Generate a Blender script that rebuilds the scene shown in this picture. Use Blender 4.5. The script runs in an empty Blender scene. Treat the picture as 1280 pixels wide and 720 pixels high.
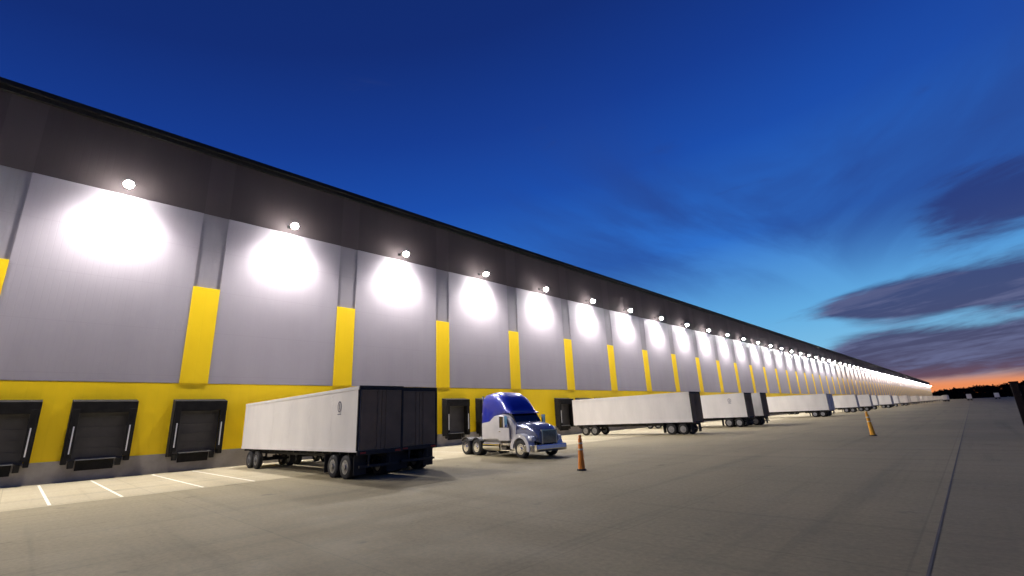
import bpy, bmesh, math, random
from mathutils import Matrix, Vector, Euler
random.seed(7)
scene = bpy.context.scene
col = scene.collection
scene.view_settings.view_transform = 'Standard'
scene.view_settings.look = 'None'
scene.view_settings.exposure = 0

# ------------------------------------------------------------------ materials
def nn(nt, t, **kw):
    n = nt.nodes.new(t)
    for k, v in kw.items():
        setattr(n, k, v)
    return n

def mat(name, color, rough=0.6, metal=0.0, var=0.15, scale=1.5, bump=0.0, bscale=20.0, coat=0.0, emis=0.0, emc=None, stretch=(1, 1, 1), spec=0.5):
    m = bpy.data.materials.new(name)
    m.use_nodes = True
    nt = m.node_tree
    b = nt.nodes['Principled BSDF']
    tc = nn(nt, 'ShaderNodeTexCoord')
    mp = nn(nt, 'ShaderNodeMapping')
    mp.inputs['Scale'].default_value = stretch
    nt.links.new(tc.outputs['Object'], mp.inputs['Vector'])
    no = nn(nt, 'ShaderNodeTexNoise')
    no.inputs['Scale'].default_value = scale
    no.inputs['Detail'].default_value = 6
    no.inputs['Roughness'].default_value = 0.6
    nt.links.new(mp.outputs[0], no.inputs['Vector'])
    rp = nn(nt, 'ShaderNodeValToRGB')
    rp.color_ramp.elements[0].position = 0.3
    rp.color_ramp.elements[1].position = 0.7
    rp.color_ramp.elements[0].color = [c * (1 - var) for c in color] + [1]
    rp.color_ramp.elements[1].color = [min(1, c * (1 + var * 0.6)) for c in color] + [1]
    nt.links.new(no.outputs['Fac'], rp.inputs[0])
    nt.links.new(rp.outputs[0], b.inputs['Base Color'])
    b.inputs['Roughness'].default_value = rough
    b.inputs['Metallic'].default_value = metal
    b.inputs['Specular IOR Level'].default_value = spec
    if coat:
        b.inputs['Coat Weight'].default_value = coat
        b.inputs['Coat Roughness'].default_value = 0.08
    if bump:
        n2 = nn(nt, 'ShaderNodeTexNoise')
        n2.inputs['Scale'].default_value = bscale
        n2.inputs['Detail'].default_value = 4
        nt.links.new(mp.outputs[0], n2.inputs['Vector'])
        bp = nn(nt, 'ShaderNodeBump')
        bp.inputs['Strength'].default_value = bump
        bp.inputs['Distance'].default_value = 0.02
        nt.links.new(n2.outputs['Fac'], bp.inputs['Height'])
        nt.links.new(bp.outputs[0], b.inputs['Normal'])
    if emis:
        b.inputs['Emission Color'].default_value = list(emc or color) + [1]
        b.inputs['Emission Strength'].default_value = emis
    return m

def mth(nt, op, a, b=None, c=None, clamp=False):
    n = nn(nt, 'ShaderNodeMath', operation=op)
    n.use_clamp = clamp
    for i, v in enumerate((a, b, c)):
        if v is None:
            continue
        if isinstance(v, (int, float)):
            n.inputs[i].default_value = v
        else:
            nt.links.new(v, n.inputs[i])
    return n.outputs[0]

def smooth(nt, v, a, b, lo=0.0, hi=1.0):
    n = nn(nt, 'ShaderNodeMapRange', interpolation_type='SMOOTHSTEP')
    nt.links.new(v, n.inputs[0])
    n.inputs[1].default_value = a
    n.inputs[2].default_value = b
    n.inputs[3].default_value = lo
    n.inputs[4].default_value = hi
    return n.outputs[0]

def mixc(nt, f, a, b, mode='MIX'):
    n = nn(nt, 'ShaderNodeMix', data_type='RGBA', blend_type=mode)
    if isinstance(f, (int, float)):
        n.inputs[0].default_value = f
    else:
        nt.links.new(f, n.inputs[0])
    for i, v in ((6, a), (7, b)):
        if isinstance(v, (tuple, list)):
            n.inputs[i].default_value = list(v) + [1] * (4 - len(v))
        else:
            nt.links.new(v, n.inputs[i])
    return n.outputs[2]

def noise(nt, vec, scale, detail=6, rough=0.6, dist=0.0):
    n = nn(nt, 'ShaderNodeTexNoise')
    n.inputs['Scale'].default_value = scale
    n.inputs['Detail'].default_value = detail
    n.inputs['Roughness'].default_value = rough
    n.inputs['Distortion'].default_value = dist
    nt.links.new(vec, n.inputs['Vector'])
    return n.outputs['Fac']

def scaled(nt, vec, s, off=(0, 0, 0)):
    mp = nn(nt, 'ShaderNodeMapping')
    mp.inputs['Scale'].default_value = s
    mp.inputs['Location'].default_value = off
    nt.links.new(vec, mp.inputs['Vector'])
    return mp.outputs[0]

def ground_mat(name, base, joint=4.6, jdark=0.5, tracks=True, rough=0.75):
    m = bpy.data.materials.new(name)
    m.use_nodes = True
    nt = m.node_tree
    b = nt.nodes['Principled BSDF']
    tc = nn(nt, 'ShaderNodeTexCoord')
    P = tc.outputs['Object']
    sep = nn(nt, 'ShaderNodeSeparateXYZ')
    nt.links.new(P, sep.inputs[0])
    big = noise(nt, P, 0.06, 5, 0.6)
    mid = noise(nt, P, 0.55, 7, 0.65)
    fine = noise(nt, P, 9.0, 5, 0.7)
    v = mth(nt, 'ADD', smooth(nt, big, 0.3, 0.7, 0.86, 1.10), smooth(nt, mid, 0.3, 0.7, -0.09, 0.09))
    v = mth(nt, 'ADD', v, smooth(nt, fine, 0.25, 0.75, -0.14, 0.14))
    def cell(o, s):
        return mth(nt, 'FLOOR', mth(nt, 'DIVIDE', o, s))
    cx, cy = cell(sep.outputs[0], joint), cell(sep.outputs[1], joint)
    cmb = nn(nt, 'ShaderNodeCombineXYZ')
    nt.links.new(cx, cmb.inputs[0]); nt.links.new(cy, cmb.inputs[1])
    wn = nn(nt, 'ShaderNodeTexWhiteNoise', noise_dimensions='2D')
    nt.links.new(cmb.outputs[0], wn.inputs['Vector'])
    v = mth(nt, 'ADD', v, mth(nt, 'MULTIPLY_ADD', wn.outputs['Value'], 0.05, -0.025))
    if tracks:
        t1 = noise(nt, scaled(nt, P, (0.05, 1.1, 1)), 1.0, 5, 0.6, 0.4)
        t2 = noise(nt, scaled(nt, P, (0.9, 0.03, 1)), 1.0, 5, 0.65, 0.3)
        v = mth(nt, 'MULTIPLY', v, smooth(nt, t1, 0.50, 0.74, 1.0, 0.80))
        v = mth(nt, 'MULTIPLY', v, smooth(nt, t2, 0.50, 0.76, 1.0, 0.76))
    oil = noise(nt, P, 0.9, 3, 0.5)
    v = mth(nt, 'MULTIPLY', v, smooth(nt, oil, 0.66, 0.76, 1.0, 0.65))
    def jl(o):
        f = mth(nt, 'FRACT', mth(nt, 'DIVIDE', o, joint))
        d = mth(nt, 'MULTIPLY', mth(nt, 'ABSOLUTE', mth(nt, 'SUBTRACT', f, 0.5)), joint)
        return smooth(nt, d, joint / 2 - 0.03, joint / 2 - 0.008)
    j = mth(nt, 'MAXIMUM', jl(sep.outputs[0]), jl(sep.outputs[1]))
    v = mth(nt, 'MULTIPLY', v, mth(nt, 'SUBTRACT', 1.0, mth(nt, 'MULTIPLY', j, jdark)))
    tint = mixc(nt, smooth(nt, mid, 0.35, 0.65), (base[0], base[1], base[2]), (base[0] * 0.95, base[1] * 0.97, base[2] * 1.06))
    vc = nn(nt, 'ShaderNodeVectorMath', operation='SCALE')
    nt.links.new(tint, vc.inputs[0]); nt.links.new(v, vc.inputs['Scale'])
    nt.links.new(vc.outputs[0], b.inputs['Base Color'])
    nt.links.new(smooth(nt, mid, 0.3, 0.7, rough - 0.10, rough + 0.12), b.inputs['Roughness'])
    b.inputs['Specular IOR Level'].default_value = 0.15
    bp = nn(nt, 'ShaderNodeBump')
    bp.inputs['Strength'].default_value = 0.25
    bp.inputs['Distance'].default_value = 0.01
    nt.links.new(fine, bp.inputs['Height'])
    nt.links.new(bp.outputs[0], b.inputs['Normal'])
    return m

def cladding_mat(name, base, rib=0.3, depth=0.015, var=0.045, rough=0.5, seam=3.05, bay=None, bayd=1.0, ribc=0.02, spec=0.3):
    m = bpy.data.materials.new(name)
    m.use_nodes = True
    nt = m.node_tree
    b = nt.nodes['Principled BSDF']
    geo = nn(nt, 'ShaderNodeTexCoord')
    P = geo.outputs['Object']
    sep = nn(nt, 'ShaderNodeSeparateXYZ')
    nt.links.new(P, sep.inputs[0])
    w = noise(nt, scaled(nt, P, (1, 0.6, 0.14)), 1.0, 4, 0.5)
    w2 = noise(nt, P, 0.25, 4, 0.5)
    v = mth(nt, 'ADD', smooth(nt, w, 0.3, 0.7, 1 - var, 1 + var * 0.5), smooth(nt, w2, 0.3, 0.7, -var * .5, var * .5))
    fr = mth(nt, 'FRACT', mth(nt, 'DIVIDE', sep.outputs[1], rib))
    tri = mth(nt, 'ABSOLUTE', mth(nt, 'SUBTRACT', fr, 0.5))
    g = smooth(nt, tri, 0.40, 0.5)
    v = mth(nt, 'MULTIPLY', v, mth(nt, 'SUBTRACT', 1.0, mth(nt, 'MULTIPLY', g, ribc)))
    if seam:
        fz = mth(nt, 'ABSOLUTE', mth(nt, 'SUBTRACT', mth(nt, 'FRACT', mth(nt, 'DIVIDE', sep.outputs[2], seam)), 0.5))
        gz = smooth(nt, fz, 0.490, 0.499)
        v = mth(nt, 'MULTIPLY', v, mth(nt, 'SUBTRACT', 1.0, mth(nt, 'MULTIPLY', gz, 0.10)))
    if bay:
        fb = mth(nt, 'ABSOLUTE', mth(nt, 'SUBTRACT', mth(nt, 'FRACT', mth(nt, 'DIVIDE', mth(nt, 'SUBTRACT', sep.outputs[1], bay[1]), bay[0])), 0.5))
        gb = smooth(nt, fb, 0.42, 0.425)
        v = mth(nt, 'MULTIPLY', v, mth(nt, 'ADD', 1.0, mth(nt, 'MULTIPLY', gb, bayd - 1.0)))
    vc = nn(nt, 'ShaderNodeVectorMath', operation='SCALE')
    vc.inputs[0].default_value = base
    nt.links.new(v, vc.inputs['Scale'])
    nt.links.new(vc.outputs[0], b.inputs['Base Color'])
    b.inputs['Roughness'].default_value = rough
    b.inputs['Specular IOR Level'].default_value = spec
    bp = nn(nt, 'ShaderNodeBump')
    bp.inputs['Strength'].default_value = 0.15
    bp.inputs['Distance'].default_value = depth
    bp.invert = True
    nt.links.new(g, bp.inputs['Height'])
    nt.links.new(bp.outputs[0], b.inputs['Normal'])
    return m

BAY = 10.65
S0 = 7.9      # y of first yellow pilaster
M = {}
M['ground'] = ground_mat('concrete_yard', (0.225, 0.188, 0.104), jdark=0.16)
M['apron'] = ground_mat('lamplit_concrete_apron', (0.345, 0.295, 0.18), joint=4.42, tracks=True, jdark=0.2)  # concrete toned lighter to carry the lamp light falling near the docks
M['road'] = ground_mat('asphalt_lane', (0.200, 0.168, 0.096), joint=9.0, jdark=0.12)
M['joint'] = mat('sealed_joint', (0.05, 0.045, 0.04), 0.8, var=0.3)
M['panel'] = cladding_mat('grey_cladding_panel', (0.36, 0.33, 0.345), rib=0.32)
M['wall'] = cladding_mat('grey_wall_cladding', (0.27, 0.25, 0.26), rib=0.4)
M['unlit_wall'] = cladding_mat('shade_toned_cladding', (0.072, 0.058, 0.058), rib=0.4, bay=(BAY, S0), bayd=1.2, seam=None, rough=0.8, spec=0.1, ribc=0.02)  # dark colour stands in for wall left unlit above the downward lamps
M['yellow'] = cladding_mat('yellow_cladding', (0.98, 0.665, 0.004), rib=0.6, var=0.03, seam=None)
M['plinth'] = mat('plinth_concrete', (0.33, 0.30, 0.26), 0.85, var=0.3, scale=0.8, bump=0.3)
M['cap'] = mat('black_parapet', (0.012, 0.011, 0.010), 0.7, spec=.2)
M['black'] = mat('black_foam', (0.016, 0.015, 0.014), 0.85, var=0.4, scale=3, spec=.2)
M['rubber'] = mat('tyre_rubber', (0.020, 0.019, 0.018), 0.85, var=0.3, scale=8)
M['steel'] = mat('galvanised_steel', (0.35, 0.35, 0.35), 0.4, 0.8, var=0.3, scale=6)
M['darksteel'] = mat('dark_steel', (0.03, 0.028, 0.026), 0.6, 0.0, var=0.4, scale=4, spec=.3)
M['dock'] = mat('dock_door_grey', (0.065, 0.06, 0.055), 0.6, var=0.25, scale=1.2)
M['white'] = mat('white_trailer_paint', (0.74, 0.71, 0.66), 0.42, var=0.10, scale=0.7, stretch=(1, 1, 0.3))
M['dirtywhite'] = mat('weathered_trailer_paint', (0.62, 0.59, 0.54), 0.5, var=0.20, scale=0.9, stretch=(1, 1, 0.3))
M['doors'] = mat('shade_toned_trailer_doors', (0.24, 0.18, 0.11), 0.75, var=0.2, scale=0.8, spec=.1)  # dark tone puts the shade of ends facing away from the lamps into colour
M['paintline'] = mat('worn_line_paint', (0.66, 0.61, 0.48), 0.7, var=0.35, scale=2.5)
M['orange'] = mat('orange_plastic', (0.90, 0.27, 0.015), 0.5, var=0.15, scale=4)
M['amber'] = mat('amber_plastic', (0.95, 0.42, 0.02), 0.5, var=0.15, scale=4)
M['reflect'] = mat('reflective_band', (0.8, 0.7, 0.5), 0.3, var=0.1, scale=6)
M['marker'] = mat('white_guide_marker', (0.75, 0.75, 0.74), 0.4, var=0.1)
M['red'] = mat('red_lens', (0.30, 0.01, 0.01), 0.3, var=0.1)
M['blue'] = mat('blue_metallic_paint', (0.010, 0.026, 0.36), 0.3, 0.1, var=0.1, coat=.6)
M['silver'] = mat('silver_white_paint', (0.64, 0.62, 0.62), 0.3, 0.15, var=0.10, coat=0.4)
M['hood'] = mat('dark_reflective_hood_paint', (0.20, 0.22, 0.32), 0.16, 0.7, var=0.15, coat=0.6)
M['chrome'] = mat('chrome', (0.82, 0.81, 0.80), 0.12, 1.0, var=0.08)
M['glass'] = mat('dark_glass', (0.012, 0.014, 0.02), 0.05, 0.0, var=0.1, spec=0.9)
M['headlight'] = mat('headlight_lens', (0.7, 0.72, 0.75), 0.1, 0.3, var=0.1)
M['lamp'] = mat('lamp_lens', (1, 1, 1), 0.3, emis=200, emc=(1.0, 0.98, 0.97))
M['leaf'] = mat('dark_foliage', (0.012, 0.012, 0.010), 0.95, var=0.4, scale=0.2, spec=.05)
M['brown'] = mat('rusty_dark_steel', (0.018, 0.011, 0.009), 0.8, var=0.4, scale=3, spec=.2)
M['logo'] = mat('navy_logo_paint', (0.10, 0.10, 0.14), 0.5)
try:
    M['lamp'].cycles.emission_sampling = 'NONE'
except Exception:
    pass

# ------------------------------------------------------------------ mesh builder
class MB:
    def __init__(self):
        self.bm = bmesh.new()
        self.mats = []
    def mi(self, m):
        if m not in self.mats:
            self.mats.append(m)
        return self.mats.index(m)
    def box(self, x0, x1, y0, y1, z0, z1, m=None, rot=None):
        c = Vector(((x0 + x1) / 2, (y0 + y1) / 2, (z0 + z1) / 2))
        mx = Matrix.Translation(c)
        if rot:
            mx = mx @ Euler(rot).to_matrix().to_4x4()
        mx = mx @ Matrix.Diagonal((x1 - x0, y1 - y0, z1 - z0, 1))
        r = bmesh.ops.create_cube(self.bm, size=1, matrix=mx)
        self._m(r['verts'], m)
        return self
    def _m(self, verts, m):
        if m is None:
            return
        i = self.mi(m)
        for f in {f for v in verts for f in v.link_faces}:
            f.material_index = i
    def cyl(self, c, r, d, axis='Y', seg=28, r2=None, m=None, rot=None):
        R = {'Y': Matrix.Rotation(math.pi / 2, 4, 'X'), 'X': Matrix.Rotation(math.pi / 2, 4, 'Y'), 'Z': Matrix.Identity(4)}[axis]
        mx = Matrix.Translation(c)
        if rot:
            mx = mx @ Euler(rot).to_matrix().to_4x4()
        r_ = bmesh.ops.create_cone(self.bm, cap_ends=True, segments=seg, radius1=r, radius2=r if r2 is None else r2, depth=d, matrix=mx @ R)
        self._m(r_['verts'], m)
        return self
    def prism(self, pts, y0, y1, m=None):
        a = [self.bm.verts.new((p[0], y0, p[1])) for p in pts]
        b = [self.bm.verts.new((p[0], y1, p[1])) for p in pts]
        n = len(pts)
        self.bm.faces.new(a); self.bm.faces.new(list(reversed(b)))
        for i in range(n):
            self.bm.faces.new((a[i], b[i], b[(i + 1) % n], a[(i + 1) % n]))
        self._m(a + b, m)
        return self
    def loft(self, st, seg=24, p=4.0, m=None):
        rings = []
        for (x, wb, wt, z0, z1) in st:
            ring = []
            for k in range(seg):
                a = 2 * math.pi * (k + .5) / seg
                ca, sa = math.cos(a), math.sin(a)
                rr = (abs(ca) ** p + abs(sa) ** p) ** (-1 / p)
                yy, zz = ca * rr, sa * rr
                t = (zz + 1) / 2
                w = wb * (1 - t) + wt * t
                ring.append(self.bm.verts.new((x, yy * w, z0 + (z1 - z0) * t)))
            rings.append(ring)
        for i in range(len(rings) - 1):
            for k in range(seg):
                self.bm.faces.new((rings[i][k], rings[i][(k + 1) % seg], rings[i + 1][(k + 1) % seg], rings[i + 1][k]))
        self.bm.faces.new(rings[0]); self.bm.faces.new(list(reversed(rings[-1])))
        self._m([v for r in rings for v in r], m)
        return self
    def obj(self, name, m=None, parent=None, bevel=0.0, smooth=False, label=None, loc=None):
        bmesh.ops.recalc_face_normals(self.bm, faces=self.bm.faces)
        me = bpy.data.meshes.new(name)
        self.bm.to_mesh(me); self.bm.free()
        if self.mats:
            for k in self.mats:
                me.materials.append(k)
        else:
            me.materials.append(m)
        o = bpy.data.objects.new(name, me)
        col.objects.link(o)
        if parent:
            o.parent = parent
        if loc:
            o.location = loc
        if smooth:
            for pl in me.polygons:
                pl.use_smooth = True
            md = o.modifiers.new('w', 'EDGE_SPLIT'); md.split_angle = math.radians(40)
        if bevel:
            md = o.modifiers.new('b', 'BEVEL'); md.width = bevel; md.segments = 2; md.limit_method = 'ANGLE'
        if label:
            o['label'] = label
        return o

def empty(name, loc=(0, 0, 0), label=None, cat=None, group=None, kind=None, parent=None, rz=0):
    o = bpy.data.objects.new(name, None)
    o.empty_display_size = 0.3
    col.objects.link(o)
    o.location = loc
    o.rotation_euler = (0, 0, rz)
    if parent: o.parent = parent
    if label: o['label'] = label
    if cat: o['category'] = cat
    if group: o['group'] = group
    return o

def dup(src, parent, base=None):
    o = src.copy()
    o.parent = parent
    col.objects.link(o)
    return o

def clone(root, loc, rz=0.0, label=None):
    kids = {}
    for o in list(root.children_recursive):
        kids[o] = o.copy()
    r = root.copy()
    r.location = loc
    r.rotation_euler = (0, 0, rz)
    if label: r['label'] = label
    col.objects.link(r)
    for o, c in kids.items():
        col.objects.link(c)
        c.parent = kids.get(o.parent, r)
    return r

# ------------------------------------------------------------------ ground
def sheet(name, x0, x1, y0, y1, z, m):
    me = bpy.data.meshes.new(name)
    me.from_pydata([(x0, y0, z), (x1, y0, z), (x1, y1, z), (x0, y1, z)], [], [(0, 1, 2, 3)])
    me.materials.append(m)
    o = bpy.data.objects.new(name, me)
    col.objects.link(o)
    o['kind'] = 'structure'
    return o

D, H = 38.0, 2.35
sheet('ground', -2500, 2500, -600, 5000, 0.0, M['ground'])
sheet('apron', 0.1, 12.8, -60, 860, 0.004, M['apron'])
sheet('road', 37.05, 75, -60, 900, 0.004, M['road'])
sheet('pavement_joint', 37.0, 37.04, -60, 900, 0.006, M['joint'])

# ------------------------------------------------------------------ warehouse
Y0, Y1 = -36.5, 860.0
RZ = 23.1
FB = 18.05
wh = empty('warehouse', (0, 0, 0), 'very long grey warehouse with yellow band and lit loading docks', 'warehouse')
NB0 = -3
NB1 = int((Y1 - S0) / BAY)
b = MB(); b.box(-60, 0, Y0, Y1, 0, RZ - 0.1); b.obj('wall', M['wall'], wh)
b = MB(); b.box(0.0, 0.075, Y0, Y1, FB, RZ - 0.02); b.obj('upper_cladding', M['unlit_wall'], wh, label='ribbed upper wall cladding toned dark for the shade above the lamps')
b = MB(); b.box(-0.8, 0.50, Y0 - .1, Y1 + .1, RZ, RZ + 0.32); b.box(-.5, 0.32, Y0 - .05, Y1 + .05, RZ - 0.3, RZ - .001)
b.obj('roof_edge', M['cap'], wh)
b = MB(); b.box(-60.2, -0.9, Y0 - .1, Y1 + .1, RZ, RZ + 0.1); b.obj('roof', M['cap'], wh)
b = MB(); b.box(0.0, 0.06, Y0, Y1, 1.15, 5.6); b.obj('yellow_band', M['yellow'], wh)
b = MB(); b.box(0.0, 0.14, Y0, Y1, 0.0, 1.147); b.obj('plinth', M['plinth'], wh)

b = MB(); b.box(0.0, 0.07, -(BAY - 1.67) / 2, (BAY - 1.67) / 2, 5.62, FB - .005)
pan0 = b.obj('wall_panel', M['panel'], wh, bevel=0.01)
b = MB(); b.box(0.0, 0.10, -0.83, 0.83, 5.605, 12.4)
yel0 = b.obj('yellow_pilaster', M['yellow'], wh, bevel=0.01)
lz = 18.45; lx = 1.3
b = MB(); b.box(-0.15, 0.15, -0.13, 0.13, 0.07, 0.12)
b.box(-1.16, -0.15, -0.03, 0.03, 0.09, 0.14); b.box(-1.22, -1.15, -0.15, 0.15, 0.0, 0.26)
lam0 = b.obj('wall_lamp', M['cap'], wh, bevel=0.01)
b = MB(); b.loft([(-0.28, .08, .10, -.16, -0.04), (-0.22, .19, .21, -.30, 0.03), (-.10, .26, .28, -.40, 0.068), (0.10, .26, .28, -.40, 0.068), (0.22, .19, .21, -.30, 0.03), (0.28, .08, .10, -.16, -0.04)], p=2.2)
len0 = b.obj('lens', M['lamp'], lam0, smooth=True)

def spot(name, y, e, c, size, blend, dx=0.0, ry=0.0, dz=0.36):
    l = bpy.data.lights.new(name, 'SPOT')
    l.energy = e
    l.color = c
    l.spot_size = math.radians(size)
    l.spot_blend = blend
    l.shadow_soft_size = 0.2
    o = bpy.data.objects.new(name, l)
    o.location = (lx + dx, y, lz - dz)
    o.rotation_euler = (0, math.radians(ry), 0)
    col.objects.link(o)
    o.parent = wh
def add_spot(y, warm):
    c = (1.0, 0.95, 0.965) if not warm else (1.0, 0.86, 0.70)
    f = 1.0 if not warm else 0.75
    spot('flood_beam', y, 9000 * f, c, 138, 1.0, dz=.62)
    spot('flood_wide', y, 1100 * f, c, 177, 0.5, dz=.62)
    spot('yard_throw', y, 7000 * f, c if warm else (1.0, 0.94, 0.88), 118, 0.85, 0.2, -50, dz=.62)
first = True
for k in range(NB0, NB1):
    ys = S0 + k * BAY
    yc = ys + BAY / 2
    if first:
        p, q, L, ln = pan0, yel0, lam0, len0
    else:
        p, q, L = dup(pan0, wh), dup(yel0, wh), dup(lam0, wh)
        ln = dup(len0, L)
    first = False
    p.location = (0, yc, 0)
    q.location = (0, ys, 0)
    L.location = (lx, yc - 0.1, lz)
    add_spot(yc - 0.1, yc > 230)

# docks ---------------------------------------------------------
def dock_parts(parent):
    b = MB(); b.box(0.10, 0.16, -1.25, 1.25, 1.15, 4.15)
    for i in range(1, 5):
        z = 1.15 + i * 0.6
        b.box(0.155, 0.185, -1.25, 1.25, z - 0.03, z + 0.03)
    d = b.obj('loading_dock_door', M['dock'], parent, bevel=0.006)
    b = MB()
    b.prism([(0.065, 4.02), (0.065, 4.55), (0.85, 4.40), (0.85, 3.75), (0.80, 3.75), (0.72, 4.02)], -1.5, 1.5)
    for s in (-1, 1):
        b.box(0.065, 0.80, min(s * 1.28, s * 1.5), max(s * 1.28, s * 1.5), 0.95, 4.018)
        b.box(0.76, 0.86, min(s * 1.12, s * 1.42), max(s * 1.12, s * 1.42), 1.25, 3.98)
    sh = b.obj('dock_shelter', M['black'], d, bevel=0.02)
    for s in (-1, 1):
        b = MB(); b.box(0.865, 0.89, s * 1.26 - .03, s * 1.26 + .03, 1.5, 3.0)
        b.obj('guide_marker', M['marker'], d)
    for s in (-1, 1):
        b = MB()
        b.box(0.145, 0.34, s * 1.05 - 0.13, s * 1.05 + 0.13, 0.70, 1.12)
        b.obj('dock_bumper', M['rubber'], d, bevel=0.02)
    b = MB(); b.prism([(0.19, 1.20), (0.50, 1.17), (0.50, 1.12), (0.23, 1.12)], -0.9, 0.9)
    lv = b.obj('dock_leveller', M['steel'], d)
    b = MB(); b.box(0.145, 0.22, -0.85, 0.85, 0.55, 1.11)
    b.obj('leveller_pit', M['black'], d)
    return d
dock0 = dock_parts(wh)
ys_d = [-18.3, -13.8, -9.4, -5.1, -0.75, 3.5, 8.4] + [8.45 + 4.42 * k for k in range(2, 400) if k != 8]
ys_d = [y for y in ys_d if y < Y1 - 5]
dock0.location = (0, ys_d[0], 0)
near, farp, stuff = ys_d[1:26], ys_d[26:100], ys_d[100:]
for y in near:
    n = dup(dock0, wh); n.location = (0, y, 0)
    for c in dock0.children:
        dup(c, n)
def simple_dock(b, y):
    b.box(0.10, 0.16, y - 1.25, y + 1.25, 1.15, 4.15, M['dock'])
    b.box(0.065, 0.80, y - 1.5, y + 1.5, 4.02, 4.5, M['black'])
    for s in (-1, 1):
        b.box(0.065, 0.80, y + min(s * 1.26, s * 1.5), y + max(s * 1.26, s * 1.5), 0.95, 4.018, M['black'])
b = MB(); simple_dock(b, 0)
sd = b.obj('loading_dock_door', None, wh)
sd.location = (0, farp[0], 0)
for y in farp[1:]:
    n = dup(sd, wh); n.location = (0, y, 0)
b = MB()
for y in stuff:
    simple_dock(b, y)
o = b.obj('far_dock_doors', None, wh); o['kind'] = 'stuff'

# painted dock lines
pl0 = None
for i, y in enumerate(ys_d[:60]):
    for off in (-2.2, -0.1) if i < 8 else (-2.2,):
        if pl0 is None:
            b = MB()
            b.bm.faces.new([b.bm.verts.new(v) for v in ((-5.8, -.05, 0), (5.8, -.05, 0), (5.8, .05, 0), (-5.8, .05, 0))])
            pl0 = b.obj('painted_line', M['paintline']); o = pl0
            o['kind'] = 'structure'
        else:
            o = pl0.copy(); col.objects.link(o)
        o.location = (6.8, y + off, 0.008)

# ------------------------------------------------------------------ trailers
def wheel(parent, x, y, r=0.52, w=0.28, side=1, rimm='steel'):
    b = MB()
    prof = [(r * .62, -w / 2), (r * .9, -w / 2), (r * .985, -w * .38), (r, -w * .2), (r, w * .2), (r * .985, w * .38), (r * .9, w / 2), (r * .62, w / 2)]
    seg = 32; rings = []
    for (rr, yy) in prof:
        rings.append([b.bm.verts.new((rr * math.cos(2 * math.pi * k / seg), yy, rr * math.sin(2 * math.pi * k / seg))) for k in range(seg)])
    for i in range(len(rings)):
        A, B = rings[i], rings[(i + 1) % len(rings)]
        for k in range(seg):
            b.bm.faces.new((A[k], A[(k + 1) % seg], B[(k + 1) % seg], B[k]))
    W = b.obj('wheel', M['rubber'], parent, smooth=True, loc=(x, y, r))
    b = MB()
    b.cyl((0, 0, 0), r * .63, w * .7)
    b.cyl((0, side * w * .42, 0), r * .60, 0.03, r2=r * .60)
    b.cyl((0, side * w * .48, 0), r * .26, 0.12)
    for k in range(10):
        a = 2 * math.pi * k / 10
        b.cyl((r * .42 * math.cos(a), side * w * .47, r * .42 * math.sin(a)), 0.022, 0.06, seg=8)
    b.obj('rim', M[rimm], W, smooth=True)
    return W

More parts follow.
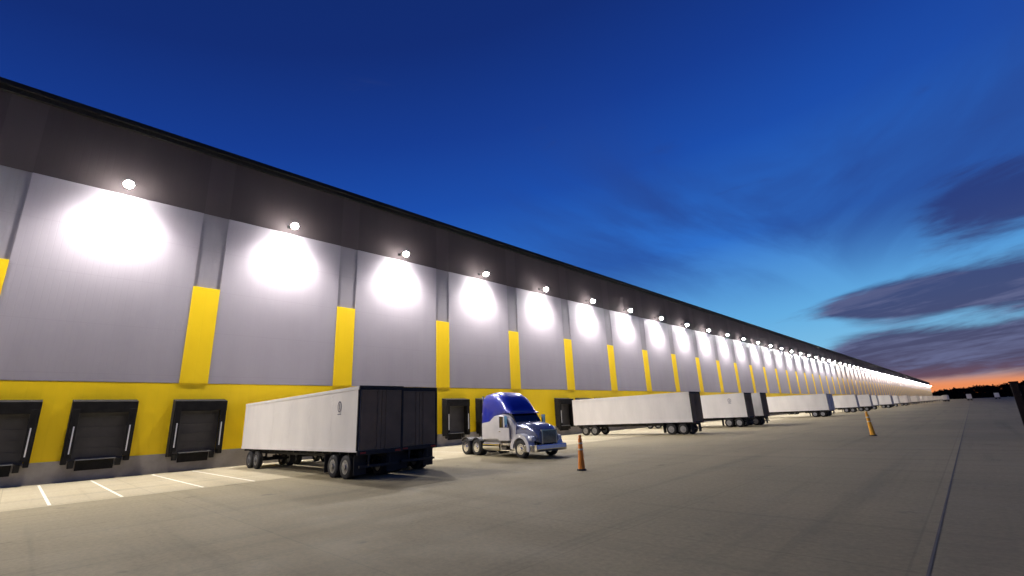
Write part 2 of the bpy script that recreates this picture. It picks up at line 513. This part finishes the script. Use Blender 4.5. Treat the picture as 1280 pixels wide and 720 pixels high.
def make_trailer(loc, L=15.8, W=2.45, paint='white', inner_wheels=True, label='', logo=False, rz=0, name='semi_trailer', doorm='doors'):
    r = empty(name, loc, label, 'trailer', 'trailers parked at the loading docks', rz=rz)
    hw = W / 2
    b = MB(); b.box(0, L - .02, -hw, hw, 1.22, 4.08)
    n = int(L / 2.44)
    for i in range(n + 1):
        x = 0.1 + i * (L - 0.25) / n
        for s in (-1, 1):
            b.box(x - .006, x + .006, s * (hw + .001) - .003, s * (hw + .001) + .003, 1.36, 3.94)
    b.obj('body', M[paint], r, bevel=0.003)
    for s in (-1, 1):
        b = MB()
        b.box(0.02, L - .04, s * (hw + .012) - .012, s * (hw + .012) + .012, 3.95, 4.10)
        b.box(0.02, L - .04, s * (hw + .012) - .012, s * (hw + .012) + .012, 1.18, 1.34)
        b.obj('side_rail', M[paint], r, bevel=.005)
    b = MB()
    b.box(L - .019, L + .05, -hw - .02, hw + .02, 3.93, 4.12)
    b.box(L - .019, L + .05, -hw - .02, hw + .02, 1.05, 1.24)
    for s in (-1, 1):
        b.box(L - .019, L + .05, s * hw - .07, s * hw + .03, 1.24, 3.93)
    b.obj('end_frame', M['darksteel' if doorm == 'doors' else 'steel'], r, bevel=.008)
    for s in (-1, 1):
        b = MB()
        b.box(L - .019, L + .025, min(s * .012, s * (hw - .08)), max(s * .012, s * (hw - .08)), 1.25, 3.92)
        dr = b.obj('door', M[doorm], r)
        for yy in (0.22,):
            b = MB()
            b.cyl((L + .045, s * yy, 2.58), .014, 2.72, 'Z', 8)
            for zz in (1.35, 2.2, 3.0, 3.8):
                b.box(L + .02, L + .065, s * yy - .035, s * yy + .035, zz - .03, zz + .03)
            b.obj('lock_rod', M[doorm], dr)
    b = MB()
    for s in (-1, 1):
        b.box(0.3, L - .1, s * .48 - .05, s * .48 + .05, 0.88, 1.18)
    x = 0.5
    while x < L - .3:
        b.box(x - .04, x + .04, -hw + .05, hw - .05, 1.05, 1.19); x += 0.9
    b.box(L - .12, L - .02, -1.0, 1.0, 0.50, 0.60)
    for s in (-1, 1):
        b.box(L - .10, L - .04, s * .55 - .04, s * .55 + .04, 0.6, 1.05)
    b.obj('chassis', M['darksteel'], r)
    axles = [L - 1.15, L - 2.40]
    if inner_wheels:
        axles += [1.6, 2.85]
    for ax in axles:
        b = MB()
        b.cyl((ax, 0, .52), .07, W - .3)
        for s in (-1, 1):
            b.box(ax - .45, ax + .45, s * .52 - .05, s * .52 + .05, .56, .69)
            b.box(ax - .06, ax + .06, s * .52 - .05, s * .52 + .05, .5, .9)
        b.obj('axle', M['darksteel'], r)
    for ax in axles:
        for s in (-1, 1):
            wheel(r, ax, s * (hw - .16), side=s)
            if ax > 5:
                wheel(r, ax, s * (hw - .50), side=s)
    for s in (-1, 1):
        for xx in (L - 3.25, L - .32):
            b = MB(); b.box(xx, xx + .025, s * (hw - .32) - .3, s * (hw - .32) + .3, .2, 1.05)
            b.obj('mudflap', M['rubber'], r)
    for s in (-1, 1):
        b = MB(); b.box(L + .045, L + .075, s * (hw - .25) - .14, s * (hw - .25) + .14, 1.10, 1.18)
        b.obj('tail_light', M['red'], r)
    if logo:
        b = MB()
        yb = -hw - .014
        X = L - 1.9
        ro, rw = (.20, .26), (.155, .21)
        for k in range(24):
            a0, a1 = 2 * math.pi * k / 24, 2 * math.pi * (k + 1) / 24
            pts = [(X + ro[0] * math.cos(a0), 3.25 + ro[1] * math.sin(a0)), (X + ro[0] * math.cos(a1), 3.25 + ro[1] * math.sin(a1)), (X + rw[0] * math.cos(a1), 3.25 + rw[1] * math.sin(a1)), (X + rw[0] * math.cos(a0), 3.25 + rw[1] * math.sin(a0))]
            b.prism(pts, yb - .002, yb)
        b.box(X - .03, X + .03, yb - .002, yb, 3.12, 3.38)
        b.box(X - .18, X + .18, yb - .002, yb, 2.88, 2.92)
        b.obj('emblem', M['logo'], r)
    return r

t1 = make_trailer((2.0, 11.9, 0), L=15.8, W=2.3, logo=True, label='white box trailer with shade-toned end doors backed to dock')
t2 = make_trailer((1.6, 14.45, 0), L=15.6, W=2.2, paint='dirtywhite', label='white trailer with shade-toned end close beside another trailer')
t3 = make_trailer((3.2, 47.5, 0), L=14.6, W=2.45, label='white box trailer at dock beyond the blue tractor')
t4 = make_trailer((2.6, 64.0, 0), L=15.0, W=2.45, logo=True, label='white trailer with small emblem and shade-toned end doors')
t4b = clone(t2, (2.5, 68.5, 0), label='weathered white trailer beside trailer with emblem')
t5 = make_trailer((2.4, 104.0, 0), L=16.4, W=2.5, label='long white box trailer with pale end doors at dock', doorm='white')
for i, y in enumerate([109, 140, 152, 176, 198, 205, 232, 256, 280, 306, 330, 356, 385, 415, 450, 485, 525, 570, 630, 690]):
    clone(t5, (1.6 + random.uniform(-.4, 2.0), y, 0), label='white box trailer backed up to the warehouse dock')
for i in range(4):
    t = clone(t3, (24 + i * 13 + random.uniform(-1, 1), 430 + random.uniform(-12, 60), 0), rz=math.radians(random.choice([90, 88, 0, 92])), label='distant white box trailer parked in the open yard')
    t['group'] = 'trailers parked far across the yard'

# ------------------------------------------------------------------ tractor
tr = empty('truck_tractor', (10.4, 24.0, 0), 'blue and silver sleeper cab truck tractor without trailer', 'truck', rz=math.radians(-11))
b = MB()
for s in (-1, 1):
    b.box(0.0, 7.6, s * .43 - .045, s * .43 + .045, .72, .98)
for x in (0.1, 1.1, 2.4, 3.4, 5, 6.9):
    b.box(x - .08, x + .08, -.43, .43, .75, .92)
for x in (1.1, 2.4, 6.9):
    b.cyl((x, 0, .52), .08, 2.0)
b.obj('chassis', M['darksteel'], tr)
b = MB(); b.cyl((1.7, 0, 1.10), .48, .07, 'Z'); b.box(1.35, 2.1, -.4, .4, .98, 1.07); b.obj('fifth_wheel', M['darksteel'], tr)
for x in (1.1, 2.4):
    for s in (-1, 1):
        wheel(tr, x, s * 1.06, side=s, rimm='chrome')
        wheel(tr, x, s * .74, side=s, rimm='chrome')
for s in (-1, 1):
    wheel(tr, 6.9, s * 1.03, side=s, rimm='chrome')
b = MB()
b.loft([(3.02, 1.14, 1.12, .93, 2.2), (3.10, 1.2, 1.18, .87, 2.4), (4.32, 1.2, 1.18, .88, 2.7), (5.2, 1.2, 1.18, .85, 2.7), (5.9, 1.12, 1.05, .85, 2.5), (6.35, 1.05, .98, .95, 1.95)], p=7)
b.obj('cab', M['silver'], tr, smooth=True)
b = MB()
b.loft([(2.98, 1.16, .98, 1.3, 3.85), (3.10, 1.235, 1.06, 1.15, 3.95), (3.9, 1.235, 1.07, 1.5, 4.02), (4.6, 1.23, 1.04, 2.25, 3.93), (5.15, 1.20, .96, 2.5, 3.62), (5.55, 1.14, .88, 2.54, 3.15), (5.85, 1.08, .82, 2.58, 2.78)], p=4.5, seg=32)
b.obj('roof_fairing', M['blue'], tr, smooth=True)
b = MB()
a = [(5.98, 2.02), (6.28, 2.05), (5.86, 2.62), (5.62, 2.62)]
b.prism(a, -.93, .93); b.obj('windshield', M['glass'], tr, bevel=.02)
b = MB(); b.box(5.55, 6.05, -1.0, 1.0, 2.60, 2.66, rot=(0, .25, 0)); b.obj('sun_visor', M['blue'], tr, bevel=.015)
for s in (-1, 1):
    b = MB()
    b.prism([(5.02, 1.75), (5.9, 1.75), (5.92, 1.85), (5.62, 2.42), (5.02, 2.42)], min(s * 1.17, s * 1.215), max(s * 1.17, s * 1.215))
    b.obj('side_window', M['glass'], tr)
    b = MB()
    b.prism([(4.9, .98), (5.98, .98), (5.98, 1.72), (4.9, 1.72)], min(s * 1.17, s * 1.212), max(s * 1.17, s * 1.212))
    d = b.obj('door', M['silver'], tr, bevel=.02)
    b = MB(); b.box(4.98, 5.16, s * 1.23 - .015, s * 1.23 + .015, 1.5, 1.54); b.obj('handle', M['chrome'], d)
    b = MB(); b.cyl((4.05, s * .93, .62), .30, 1.75, 'X', 28); b.obj('fuel_tank', M['chrome'], tr, smooth=True)
    b = MB(); b.box(5.05, 5.95, s * 1.0 - .18, s * 1.0 + .18, .38, .45); b.box(5.05, 5.95, s * .95 - .15, s * .95 + .15, .70, .84); b.box(5.0, 5.06, s * .98 - .18, s * .98 + .18, .38, .84); b.obj('step', M['chrome'], tr, bevel=.01)
    b = MB(); b.cyl((2.90, s * .90, 2.3), .06, 2.7, 'Z', 18); b.cyl((2.88, s * .90, 3.7), .06, .2, 'Z', 18, rot=(0, -.4, 0)); b.obj('exhaust_stack', M['steel'], tr, smooth=True)
    b = MB(); b.box(5.85, 5.98, s * 1.42 - .1, s * 1.42 + .1, 1.75, 2.45); b.box(5.88, 5.93, min(s * 1.1, s * 1.4), max(s * 1.1, s * 1.4), 2.35, 2.38); b.box(5.88, 5.93, min(s * 1.1, s * 1.4), max(s * 1.1, s * 1.4), 1.82, 1.85); b.obj('mirror', M['chrome'], tr, bevel=.02)
    b = MB()
    N = 14
    o_, i_ = [], []
    for k in range(N + 1):
        a_ = math.radians(-12 + 194 * k / N)
        o_.append((6.9 + .86 * math.cos(a_), .55 + .84 * math.sin(a_)))
        i_.append((6.9 + .62 * math.cos(a_), .55 + .60 * math.sin(a_)))
    for k in range(N):
        b.prism([o_[k], o_[k + 1], i_[k + 1], i_[k]], min(s * .80, s * 1.22), max(s * .80, s * 1.22))
    bmesh.ops.remove_doubles(b.bm, verts=b.bm.verts, dist=.0005)
    b.obj('fender', M['silver'], tr, smooth=True)
    b = MB(); b.loft([(7.50, .20, .18, .92, 1.26), (7.66, .19, .16, .93, 1.24), (7.74, .14, .12, .97, 1.19)], p=3)
    hl = b.obj('headlight', M['headlight'], tr, smooth=True); hl.location = (0.08, s * .92, 0)
    for ax in (1.1, 2.4):
        b = MB()
        for k in range(8):
            a0, a1 = math.radians(40 + 100 * k / 8), math.radians(40 + 100 * (k + 1) / 8)
            f = lambda a, r: (ax + r * math.cos(a), .52 + r * math.sin(a))
            b.prism([f(a0, .63), f(a1, .63), f(a1, .60), f(a0, .60)], min(s * .6, s * 1.22), max(s * .6, s * 1.22))
        bmesh.ops.remove_doubles(b.bm, verts=b.bm.verts, dist=.0005)
        b.obj('rear_fender', M['darksteel'], tr)
b = MB()
b.loft([(6.0, 1.04, .92, 1.0, 2.12), (6.4, 1.02, .90, .98, 2.08), (7.2, .96, .82, .92, 1.96), (7.7, .88, .74, .82, 1.82), (7.95, .76, .60, .80, 1.60)], p=4.5)
b.obj('hood', M['hood'], tr, smooth=True)
b = MB()
b.box(7.93, 7.99, -.48, .48, .80, 1.50, M['darksteel'])
for k in range(10):
    b.box(7.985, 8.02, -.46, .46, .84 + k * .065, .865 + k * .065, M['chrome'])
for s in (-1, 1):
    b.box(7.93, 8.04, s * .50 - .04, s * .50 + .04, .78, 1.53, M['chrome'])
b.box(7.93, 8.04, -.54, .54, 1.50, 1.57, M['chrome'])
b.obj('grille', None, tr)
b = MB()
b.prism([(7.75, .35), (8.15, .38), (8.22, .5), (8.2, .76), (7.75, .78)], -1.05, 1.05)
for s in (-1, 1):
    b.box(7.3, 7.9, s * 1.12 - .08, s * 1.12 + .08, .37, .77, rot=(0, 0, -s * .2))
b.obj('bumper', M['chrome'], tr, bevel=.03)
tr.scale = (1.14, 1.08, 1.02)

# ------------------------------------------------------------------ orange delineators
def delineator(loc, tilt=(0, 0, 0), label='', m='orange', h=1.0, wd=1.0):
    r = empty('traffic_delineator', loc, label, 'traffic cone', 'orange traffic delineators in the yard')
    r.rotation_euler = tilt
    r.scale = (wd, wd, h)
    b = MB(); b.cyl((0, 0, .035), .22, .07, 'Z', 8, r2=.20); b.obj('base', M['rubber'], r, bevel=.01)
    b = MB(); b.cyl((0, 0, .42), .15, .70, 'Z', 24, r2=.11); b.cyl((0, 0, 1.06), .11, .58, 'Z', 24, r2=.08); b.cyl((0, 0, 1.38), .045, .06, 'Z', 16); b.cyl((0, 0, 1.45), .085, .08, 'Z', 16, r2=.05)
    b.obj('post', M[m], r, smooth=True)
    for z, q in ((.88, .118), (1.14, .108)):
        b = MB(); b.cyl((0, 0, z), q, .06, 'Z', 24, r2=q - .006); b.obj('reflective_band', M['reflect'], r, smooth=True)
    return r
delineator((25.0, 17.6, 0), (0, .03, 0), 'upright orange traffic delineator on the concrete yard')
delineator((32.4, 42.2, 0), (0.02, -.05, 0), 'amber orange traffic delineator on the concrete yard', 'amber', 1.12, 1.1)

fn = empty('gate_screen', (39.85, 39.0, 0), 'dark steel gate screen beside the yard', 'gate')
b = MB()
b.box(-.15, .15, -.15, .15, 0, 3.0); b.box(-.19, .19, -.19, .19, 3.0, 3.08)
b.obj('post', M['brown'], fn, bevel=.01)
b = MB()
b.box(4.97, 5.27, -.15, .15, 0, 3.0)
b.obj('post', M['brown'], fn, bevel=.01)
b = MB()
for k in range(24):
    b.box(.16 + k * .2, .16 + k * .2 + .199, -.03 + (k % 2) * .012, .03 + (k % 2) * .012, .08, 2.85)
b.obj('panel', M['brown'], fn)

# ------------------------------------------------------------------ far tree line (one mass)
rnd = random.Random(3)
verts, faces = [], []
def leafclump(cx, cy, cz, r, n):
    for _ in range(n):
        d = Vector((rnd.gauss(0, 1.5), rnd.gauss(0, 1), rnd.gauss(0, .6))).normalized() * r * rnd.uniform(.1, 1.0)
        c = Vector((cx, cy, cz)) + d
        s = rnd.uniform(.6, 1.4)
        u = Vector((rnd.uniform(-1, 1), rnd.uniform(-1, 1), rnd.uniform(-1, 1))).normalized()
        w = u.orthogonal().normalized()
        i = len(verts)
        verts.extend([c + u * s, c + w * s, c - u * s, c - w * s])
        faces.append((i, i + 1, i + 2, i + 3))
x = -30
while x < 520:
    y = 920 + rnd.uniform(-10, 20) - max(0, x - 60) * 0.8
    h = 8 + .10 * min(x + 30, 160) + 1.4 * math.sin(x * .06) + rnd.uniform(-.8, 1.4)
    for k in range(6):
        leafclump(x + rnd.uniform(-4, 4), y + rnd.uniform(-3, 3), h * (.08 + .15 * k), 3.8, 60)
    x += rnd.uniform(2.0, 3.2)
me = bpy.data.meshes.new('tree_line'); me.from_pydata([tuple(v) for v in verts], [], faces)
me.materials.append(M['leaf'])
tl = bpy.data.objects.new('tree_line', me); col.objects.link(tl)
tl['kind'] = 'stuff'; tl['label'] = 'dark distant tree line along the horizon'; tl['category'] = 'trees'
me = bpy.data.meshes.new('hill')
hv, hf = [], []
N = 60
for i in range(N + 1):
    xx = -400 + i * 40
    hh = 14 + 9 * math.sin(i * .35) + 5 * math.sin(i * 1.1 + 1)
    hv += [(xx, 2000, 0), (xx, 2100, max(4, hh)), (xx, 2300, max(4, hh) * .9)]
for i in range(N):
    for k in range(2):
        a = i * 3 + k
        hf.append((a, a + 3, a + 4, a + 1))
me.from_pydata(hv, [], hf); me.materials.append(M['leaf'])
o = bpy.data.objects.new('hill', me); col.objects.link(o); o['kind'] = 'structure'

# ------------------------------------------------------------------ world
w = bpy.data.worlds.new('World'); scene.world = w
w.use_nodes = True
nt = w.node_tree
nt.nodes.clear()
out = nn(nt, 'ShaderNodeOutputWorld'); bg = nn(nt, 'ShaderNodeBackground')
nt.links.new(bg.outputs[0], out.inputs[0])
tc = nn(nt, 'ShaderNodeTexCoord')
nrm = nn(nt, 'ShaderNodeVectorMath', operation='NORMALIZE')
nt.links.new(tc.outputs['Generated'], nrm.inputs[0])
sp = nn(nt, 'ShaderNodeSeparateXYZ'); nt.links.new(nrm.outputs[0], sp.inputs[0])
X, Y, Z = sp.outputs
az = mth(nt, 'ARCTAN2', X, Y)
ca = mth(nt, 'COSINE', mth(nt, 'SUBTRACT', az, 0.08))
e = mth(nt, 'ADD', mth(nt, 'MAXIMUM', Z, 0.0), mth(nt, 'MULTIPLY', mth(nt, 'SUBTRACT', 1.0, ca), 0.15))
rp = nn(nt, 'ShaderNodeValToRGB')
stops = [(0, (.88, .24, .06)), (.022, (.82, .28, .12)), (.034, (.45, .31, .30)), (.052, (.27, .46, .62)), (.10, (.20, .51, .78)), (.17, (.13, .42, .76)), (.33, (.030, .165, .60)),
         (.5, (.012, .076, .41)), (.62, (.0085, .046, .29)), (.76, (.0065, .027, .18)), (1, (.005, .020, .12))]
cr = rp.color_ramp
cr.elements[0].position = 0; cr.elements[0].color = list(stops[0][1]) + [1]
cr.elements[1].position = 1; cr.elements[1].color = list(stops[-1][1]) + [1]
for p, c in stops[1:-1]:
    k = cr.elements.new(p); k.color = list(c) + [1]
nt.links.new(e, rp.inputs[0])
sky = rp.outputs[0]
den = mth(nt, 'ADD', mth(nt, 'MAXIMUM', Z, 0.0), 0.12)
cmb = nn(nt, 'ShaderNodeCombineXYZ')
nt.links.new(mth(nt, 'DIVIDE', X, den), cmb.inputs[0]); nt.links.new(mth(nt, 'DIVIDE', Y, den), cmb.inputs[1])
veil = noise(nt, scaled(nt, cmb.outputs[0], (1.5, 0.5, 1), (3.1, 1.2, 0)), 1.0, 6, 0.55, 0.7)
vm = mth(nt, 'MULTIPLY', smooth(nt, veil, 0.38, 0.64), smooth(nt, az, -1.1, -0.4))
vm = mth(nt, 'MULTIPLY', vm, smooth(nt, Z, 0.66, 0.38))
vm = mth(nt, 'MULTIPLY', vm, smooth(nt, Z, 0.17, 0.32))
sky = mixc(nt, mth(nt, 'MULTIPLY', vm, 0.70), sky, (.020, .055, .26))
c2 = nn(nt, 'ShaderNodeCombineXYZ')
nt.links.new(mth(nt, 'MULTIPLY', az, 4.2), c2.inputs[0])
nt.links.new(mth(nt, 'MULTIPLY', mth(nt, 'ADD', Z, mth(nt, 'MULTIPLY', az, -0.10)), 20.0), c2.inputs[1])
cn = noise(nt, scaled(nt, c2.outputs[0], (1, 1, 1), (5.3, 2.2, 0.4)), 1.0, 8, 0.58, 0.35)
def band(c, wd):
    d = mth(nt, 'DIVIDE', mth(nt, 'SUBTRACT', Z, c), wd)
    return mth(nt, 'POWER', 2.718, mth(nt, 'MULTIPLY', mth(nt, 'MULTIPLY', d, d), -1.0))
def times(a, k): return mth(nt, 'MULTIPLY', a, k)
bias = mth(nt, 'ADD', times(mth(nt, 'MULTIPLY', band(.160, .034), smooth(nt, az, -0.27, -0.03)), 0.62),
           times(mth(nt, 'MULTIPLY', band(.070, .040), smooth(nt, az, -0.24, -0.09)), 0.90))
bias = mth(nt, 'ADD', bias, times(mth(nt, 'MULTIPLY', band(.29, .050), smooth(nt, az, -0.06, 0.08)), 0.50))
cl = smooth(nt, mth(nt, 'ADD', cn, bias), 0.62, 0.94)
cl = mth(nt, 'MULTIPLY', cl, smooth(nt, Z, 0.020, 0.034))
cn2 = noise(nt, scaled(nt, c2.outputs[0], (1.5, 2.6, 1), (1.3, 7.2, 0.4)), 1.0, 7, 0.6, 0.4)
crp = nn(nt, 'ShaderNodeValToRGB')
crp.color_ramp.elements[0].position = 0.018; crp.color_ramp.elements[0].color = (.17, .070, .085, 1)
crp.color_ramp.elements[1].position = 0.30; crp.color_ramp.elements[1].color = (.024, .048, .20, 1)
k = crp.color_ramp.elements.new(0.055); k.color = (.070, .050, .11, 1)
k = crp.color_ramp.elements.new(0.17); k.color = (.048, .056, .16, 1)
nt.links.new(Z, crp.inputs[0])
ccol = mixc(nt, times(smooth(nt, cn2, 0.46, 0.64), smooth(nt, Z, .28, .1)), crp.outputs[0], (.12, .12, .24))
sky = mixc(nt, mth(nt, 'MULTIPLY', cl, 0.94), sky, ccol)
sky = mixc(nt, smooth(nt, Z, -0.002, -0.02), sky, (.01, .012, .02))
nt.links.new(sky, bg.inputs[0])
bg.inputs[1].default_value = 1.0

# ------------------------------------------------------------------ camera
right = Vector((.7159, .697, -.0448)); fwd = Vector((-.6627, .698, .2714))
fwd.normalize(); right = (right - fwd * right.dot(fwd)).normalized()
up = right.cross(fwd)
cam = bpy.data.cameras.new('camera')
co = bpy.data.objects.new('camera', cam); col.objects.link(co)
mw = Matrix((right, up, -fwd)).transposed().to_4x4()
mw.translation = (D, 0, H)
co.matrix_world = mw
cam.sensor_width = 36; cam.lens = 576 / 1280 * 36
cam.clip_end = 8000; cam.clip_start = 0.05
scene.camera = co
